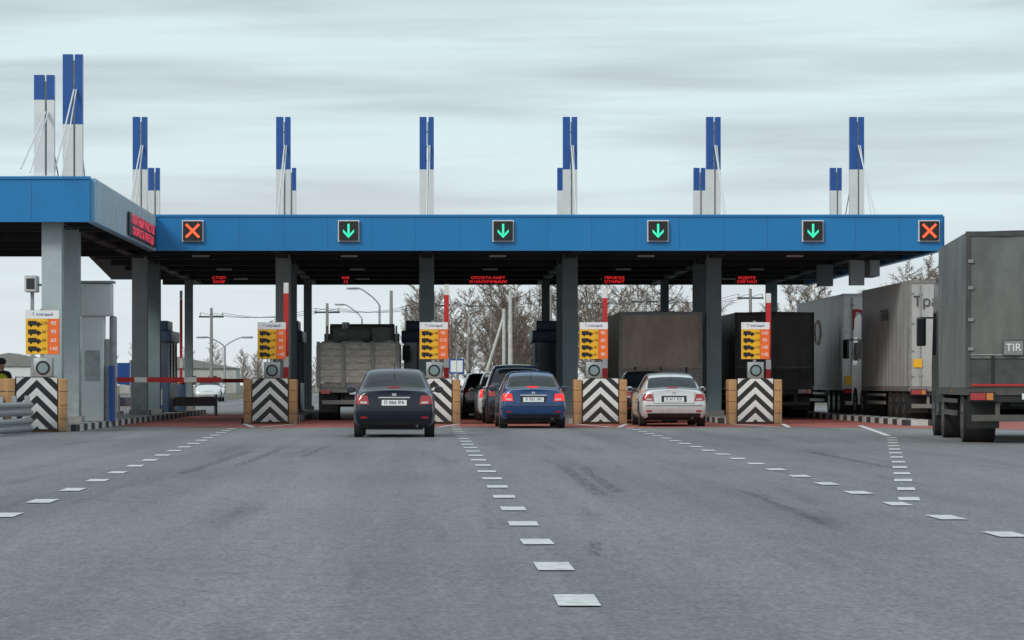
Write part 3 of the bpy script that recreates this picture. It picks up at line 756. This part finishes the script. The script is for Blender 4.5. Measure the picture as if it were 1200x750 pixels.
b.box(m_glass,-.8,.8,5.585,5.598,2.2,2.75)
b.cyl(m_green,(-.9,4.5,2.72),(.3,4.5,2.72),.28,n=20); b.cyl(m_galv,(-.5,4.3,2.9),(-.5,4.3,3.1),.12); b.box(m_green,.35,.95,3.8,4.7,2.4,2.95,bev=.04)
b.box(m_galv,-1.15,-1.09,4.9,4.96,2.3,3.0); b.box(m_galv,1.09,1.15,4.9,4.96,2.3,3.0)
for y in(1.2,2.5): axle(b,y,W)
axle(b,6.9,W,False)
for s_ in(-1,1):
    b.box(m_tail,s_*1.0-.14,s_*1.0+.14,-.09,-.05,.82,.95); b.box(m_black,s_*.92-.3,s_*.92+.3,.4,.42,.25,.9)
    b.box(m_black,min(s_*1.3,s_*1.55),max(s_*1.3,s_*1.55),7.2,7.3,1.9,2.4)
b.box(m_frameG,-1.1,1.1,.0,.1,.5,.62); b.box(m_plate,-.26,.26,-.05,-.03,.8,.92); b.box(m_frameG,-1.2,1.2,-.03,.08,.86,.99)
b.finish((-2.1,91.5,0))

# ------------------------------------------------------------------ street lamps, poles
def lamp(x,y,h,arm=1.6,sides=(1,)):
    b=B('street_lamp'); b.cyl(m_galv,(0,0,0),(0,0,h*.85),.11,.07,n=10)
    for s_ in sides:
        pr=Vector((0,0,h*.85))
        for k in range(1,8):
            t=k/7; q=Vector((s_*arm*math.sin(t*math.pi/2)*t**.3,0,h*.85+h*.15*math.sin(t*math.pi/2)))
            b.cyl(m_galv,pr,q,.045,n=8); pr=q
        b.box(m_galv,min(pr.x,pr.x+s_*.8),max(pr.x,pr.x+s_*.8),-.14,.14,pr.z-.05,pr.z+.07,bev=.03)
        b.box(m_lamp,min(pr.x+s_*.1,pr.x+s_*.7),max(pr.x+s_*.1,pr.x+s_*.7),-.1,.1,pr.z-.075,pr.z-.051)
    b.finish((x,y,0))
lamp(-3.0,190,7.2,1.3,(-1,)); lamp(-5.2,240,7.5,1.4,(-1,)); lamp(-14.2,210,3.4+1,1.2,(-1,1)); lamp(2.5,300,9,1.5,(-1,))
lamp(-16,300,8,1.4,(1,)); lamp(22,260,9,1.4,(-1,))
poles=[]
def pole(x,y,h,m=m_conc,xa=False):
    b=B('utility_pole'); b.cyl(m,(0,0,0),(0,0,h),.16,.1,n=10)
    if xa:
        b.box(m_frame,-.9,.9,-.06,.06,h-.7,h-.58); 
        for xx in(-.8,0,.8): b.cyl(m_kerbw,(xx,0,h-.58),(xx,0,h-.35),.05,n=8)
        poles.append((x,y,h))
    b.finish((x,y,0))
pole(4.9,175,6.6,m_kerbw); pole(-2.2,185,6.9); pole(8.5,205,7.5,m_conc,True); pole(-1.6,230,7); pole(15,205,7.4,m_conc,True)
pole(-7,210,6.8,m_conc,True); pole(0.5,208,7.2,m_conc,True); pole(22,203,7.6,m_conc,True); pole(-15.5,215,6.6,m_conc,True)
poles.sort(); b=B('power_line')
for p,q in zip(poles[:-1],poles[1:]):
    for xx in(-.8,0,.8):
        pr=None
        for k in range(9):
            t=k/8; P=Vector((p[0]+xx+(q[0]-p[0])*t,p[1]+(q[1]-p[1])*t,(p[2]*(1-t)+q[2]*t)-.35-.5*4*t*(1-t)))
            if pr is not None: b.cyl(m_black,pr,P,.014,n=4,cap=False)
            pr=P
b.finish()
b=B('lattice_brace_pole'); b.cyl(m_kerbw,(0,0,0),(1.6,0,5.2),.1,.08,n=8); b.cyl(m_kerbw,(1.6,0,0),(1.6,0,5.6),.1,n=8); b.finish((3.0,178,0))
b=B('traffic_sign'); b.cyl(m_galv,(0,0,0),(0,0,2.6),.04); b.box(m_signb,-.35,.35,-.03,-.01,1.6,2.3); b.box(m_signw,-.28,.28,-.036,-.031,1.68,2.22); b.finish((1.4,140,0))
b=B('info_board'); b.cyl(m_galv,(0,0,0),(0,0,2),.05); b.box(m_dkblue,-.5,.5,-.04,-.01,1.1,1.9); b.finish((-10.9,110,0))

def shed(x,y,w_,d_,h,m):
    b=B('roadside_building'); b.box(m,-w_/2,w_/2,0,d_,0,h); 
    b.prism(m_frameG,[(-w_/2-.3,h),(w_/2+.3,h),(0,h+w_*.10)],-.3,d_+.3)
    for i in range(int(w_/2.5)):
        xx=-w_/2+1.2+i*2.5; b.box(m_glass,xx-.5,xx+.5,-.03,-.001,1,2.1)
    b.finish((x,y,0))
shed(-30,360,14,8,3,m_tarpG); shed(-56,400,18,9,3.5,m_white)

# ------------------------------------------------------------------ trees
m_bark=mat('birch_bark',(.45,.43,.40),.9,var=.4,scale=6)
m_twig=mat('birch_twigs',(.20,.155,.125),.95,var=.35,scale=.4)  # twig brown lightened: aerial haze put into the base colour
m_leaf=mat('autumn_leaves',(.24,.17,.095),.95,var=.35,scale=.5)
def make_tree(seed):
    rnd=random.Random(seed); V=[];F=[];Mi=[]
    def tube(p,q,r0,r1,mi,n=4):
        d=(q-p); 
        if d.length<1e-4: return
        d.normalize(); a=Vector((0,0,1)) if abs(d.z)<.9 else Vector((1,0,0)); u=d.cross(a).normalized(); w_=d.cross(u); o=len(V)
        for P,r in((p,r0),(q,r1)):
            for i in range(n):
                t=6.283*i/n; V.append(tuple(P+u*math.cos(t)*r+w_*math.sin(t)*r))
        for i in range(n): F.append((o+i,o+(i+1)%n,o+n+(i+1)%n,o+n+i)); Mi.append(mi)
    H=1.0; p=Vector((0,0,0)); pts=[p]; lean=Vector((rnd.uniform(-.04,.04),rnd.uniform(-.04,.04),0))
    for k in range(8):
        q=p+Vector((rnd.uniform(-.012,.012),rnd.uniform(-.012,.012),H/8))+lean/8; tube(p,q,.015*(1-k/8.6),.015*(1-(k+1)/8.6),0,6); pts.append(q); p=q
    nb=32
    for i in range(nb):
        t=.16+.82*(i/nb)+rnd.uniform(-.01,.01); k=min(7,int(t*8)); base=pts[k].lerp(pts[k+1],t*8-k)
        a=rnd.uniform(0,6.283); ln=(.30*(1-t)**.75+.07)*rnd.uniform(.65,1.15); el=rnd.uniform(.5,1.0)
        d=Vector((math.cos(a)*math.cos(el),math.sin(a)*math.cos(el),math.sin(el)))
        p0=base; 
        for s_ in range(4):
            p1=p0+d*ln/4; r=.0042*(1-t*.5); tube(p0,p1,r*(1-s_*.22),r*(1-(s_+1)*.22),1,3)
            for j in range(5):
                dd=(d+Vector((rnd.uniform(-1,1),rnd.uniform(-1,1),rnd.uniform(-.7,.6)))*.75).normalized()
                l2=ln*.32*rnd.uniform(.5,1.1); c0=p0.lerp(p1,rnd.random()); c1=c0+dd*l2; tube(c0,c1,.0017,.0009,1,3)
                for h in range(4):
                    de=(dd+Vector((rnd.uniform(-1,1),rnd.uniform(-1,1),rnd.uniform(-1.2,.4)))*.8).normalized()
                    e0=c0.lerp(c1,rnd.uniform(.3,1)); e1=e0+de*l2*rnd.uniform(.35,.7)
                    sd=de.cross(Vector((rnd.uniform(-1,1),rnd.uniform(-1,1),rnd.uniform(-1,1)))).normalized()*.0013
                    o=len(V); V.extend([tuple(e0+sd),tuple(e0-sd),tuple(e1)]); F.append((o,o+1,o+2)); Mi.append(1)
                    if rnd.random()<.3:
                        sz=.006; o=len(V); V.extend([tuple(e1+Vector((rnd.uniform(-sz,sz),rnd.uniform(-sz,sz),rnd.uniform(-sz,sz)))) for _ in range(3)]); F.append((o,o+1,o+2)); Mi.append(2)
            d=(d+Vector((rnd.uniform(-.2,.2),rnd.uniform(-.2,.2),.12))).normalized(); p0=p1
    me=bpy.data.meshes.new('birch'); me.from_pydata(V,[],F)
    for m in(m_bark,m_twig,m_leaf): me.materials.append(m)
    me.polygons.foreach_set('material_index',Mi); me.update()
    return me
variants=[make_tree(s) for s in range(6)]
def tree_mass(name,spots):
    root=bpy.data.objects.new(name,None); scene.collection.objects.link(root)
    for i,(x,y,h) in enumerate(spots):
        ob=bpy.data.objects.new('tree',random.choice(variants)); scene.collection.objects.link(ob); ob.parent=root
        wv=random.uniform(.85,1.25); ob.location=(x,y,0); ob.rotation_euler=(0,0,random.uniform(0,6.28)); ob.scale=(h*wv,h*wv,h)
sp=[]
for i in range(80): sp.append((random.uniform(-1,36),random.uniform(205,290),random.uniform(6.0,9.8)))
for i in range(20): sp.append((random.uniform(36,64),random.uniform(200,260),random.uniform(8,12)))
for i in range(20):
    x=random.uniform(24,40); sp.append((x,random.uniform(140,165),6.2+ (x-24)*.28+random.uniform(-.6,.6)))
tree_mass('birch_grove',sp)
sp=[]
for i in range(80):
    sp.append((random.uniform(-85,0),random.uniform(380,470),random.uniform(3.5,7)))
tree_mass('distant_treeline',sp)

# ------------------------------------------------------------------ road worker in hi-vis
m_vest=mat('hi_vis_vest',(.55,.62,.02),.7,var=.1); m_cloth=mat('dark_workwear',(.02,.024,.035),.9,var=.2); m_skin=mat('skin',(.45,.27,.19),.6); m_refl=mat('reflective_band',(.6,.6,.6),.3)
def skinmesh(name,verts,edges,radii,m,root=0,lv=2):
    me=bpy.data.meshes.new(name); me.from_pydata(verts,edges,[]); ob=bpy.data.objects.new(name,me); scene.collection.objects.link(ob)
    s_=ob.modifiers.new('skin','SKIN'); 
    for i,v in enumerate(me.skin_vertices[0].data):
        r=radii[i]; v.radius=(r,r) if not isinstance(r,tuple) else r; v.use_root=(i==root)
    sb=ob.modifiers.new('sub','SUBSURF'); sb.levels=lv; sb.render_levels=lv
    me.materials.append(m); return ob
wp=bpy.data.objects.new('road_worker',None); scene.collection.objects.link(wp); wp.location=(-11.3,79.5,0); wp.rotation_euler=(0,0,R(160))
hip=.95
parts=[]
parts.append(skinmesh('legs',[(0,0,hip),(.1,0,.9),(.12,.02,.5),(.12,0,.1),(.12,.14,.05),(-.1,0,.9),(-.13,0,.5),(-.14,-.02,.1),(-.14,.12,.05)],
  [(0,1),(1,2),(2,3),(3,4),(0,5),(5,6),(6,7),(7,8)],[.13,.10,.075,.055,.045,.10,.075,.055,.045],m_cloth))
parts.append(skinmesh('vest',[(0,0,.88),(0,0,1.1),(0,0,1.32),(0,0,1.44)],[(0,1),(1,2),(2,3)],[(.20,.14),(.19,.13),(.22,.14),(.12,.09)],m_vest))
parts.append(skinmesh('arms',[(0,0,1.40),(.2,0,1.40),(.27,.02,1.12),(.24,.18,.92),(-.2,0,1.40),(-.27,-.01,1.12),(-.26,.08,.86)],
  [(0,1),(1,2),(2,3),(0,4),(4,5),(5,6)],[.09,.075,.052,.04,.075,.052,.04],m_cloth))
parts.append(skinmesh('head',[(0,0,1.42),(0,.01,1.52),(0,.02,1.60),(0,.02,1.70)],[(0,1),(1,2),(2,3)],[.055,.055,.085,.085],m_skin))
for sx,bp in ((1,(.24,.18,.92)),(-1,(-.26,.08,.86))):
    bx,by,bz=bp; vs=[(bx,by,bz),(bx,by+.03,bz-.07)];ed=[(0,1)];rr=[.028,.03]
    for k,l in enumerate((.07,.08,.075,.06)):
        o=len(vs); xo=(k-1.5)*.018; vs+= [(bx+xo,by+.035,bz-.10),(bx+xo,by+.05,bz-.10-l*.6),(bx+xo,by+.04,bz-.10-l)]; ed+=[(1,o),(o,o+1),(o+1,o+2)]; rr+=[.009,.008,.007]
    o=len(vs); vs+=[(bx-sx*.035,by+.05,bz-.06),(bx-sx*.045,by+.07,bz-.10)]; ed+=[(1,o),(o,o+1)]; rr+=[.01,.009]
    parts.append(skinmesh('hand',vs,ed,rr,m_skin,lv=1))
hb=B('hard_hat_and_bands'); 
hb.ell(m_cloth,(0,.02,1.72),.115,.125,.10); hb.cyl(m_refl,(0,0,1.08),(0,0,1.13),.215,.215,n=24,cap=False)
hb.ell(m_skin,(0,.12,1.635),.018,.025,.03); hb.ell(m_text,(.035,.103,1.665),.012,.01,.008); hb.ell(m_text,(-.035,.103,1.665),.012,.01,.008); hb.box(m_redt,-.03,.03,.1,.112,1.585,1.595)
parts.append(hb.finish())
for o_ in parts: o_.parent=wp
print('done',len(bpy.data.objects))
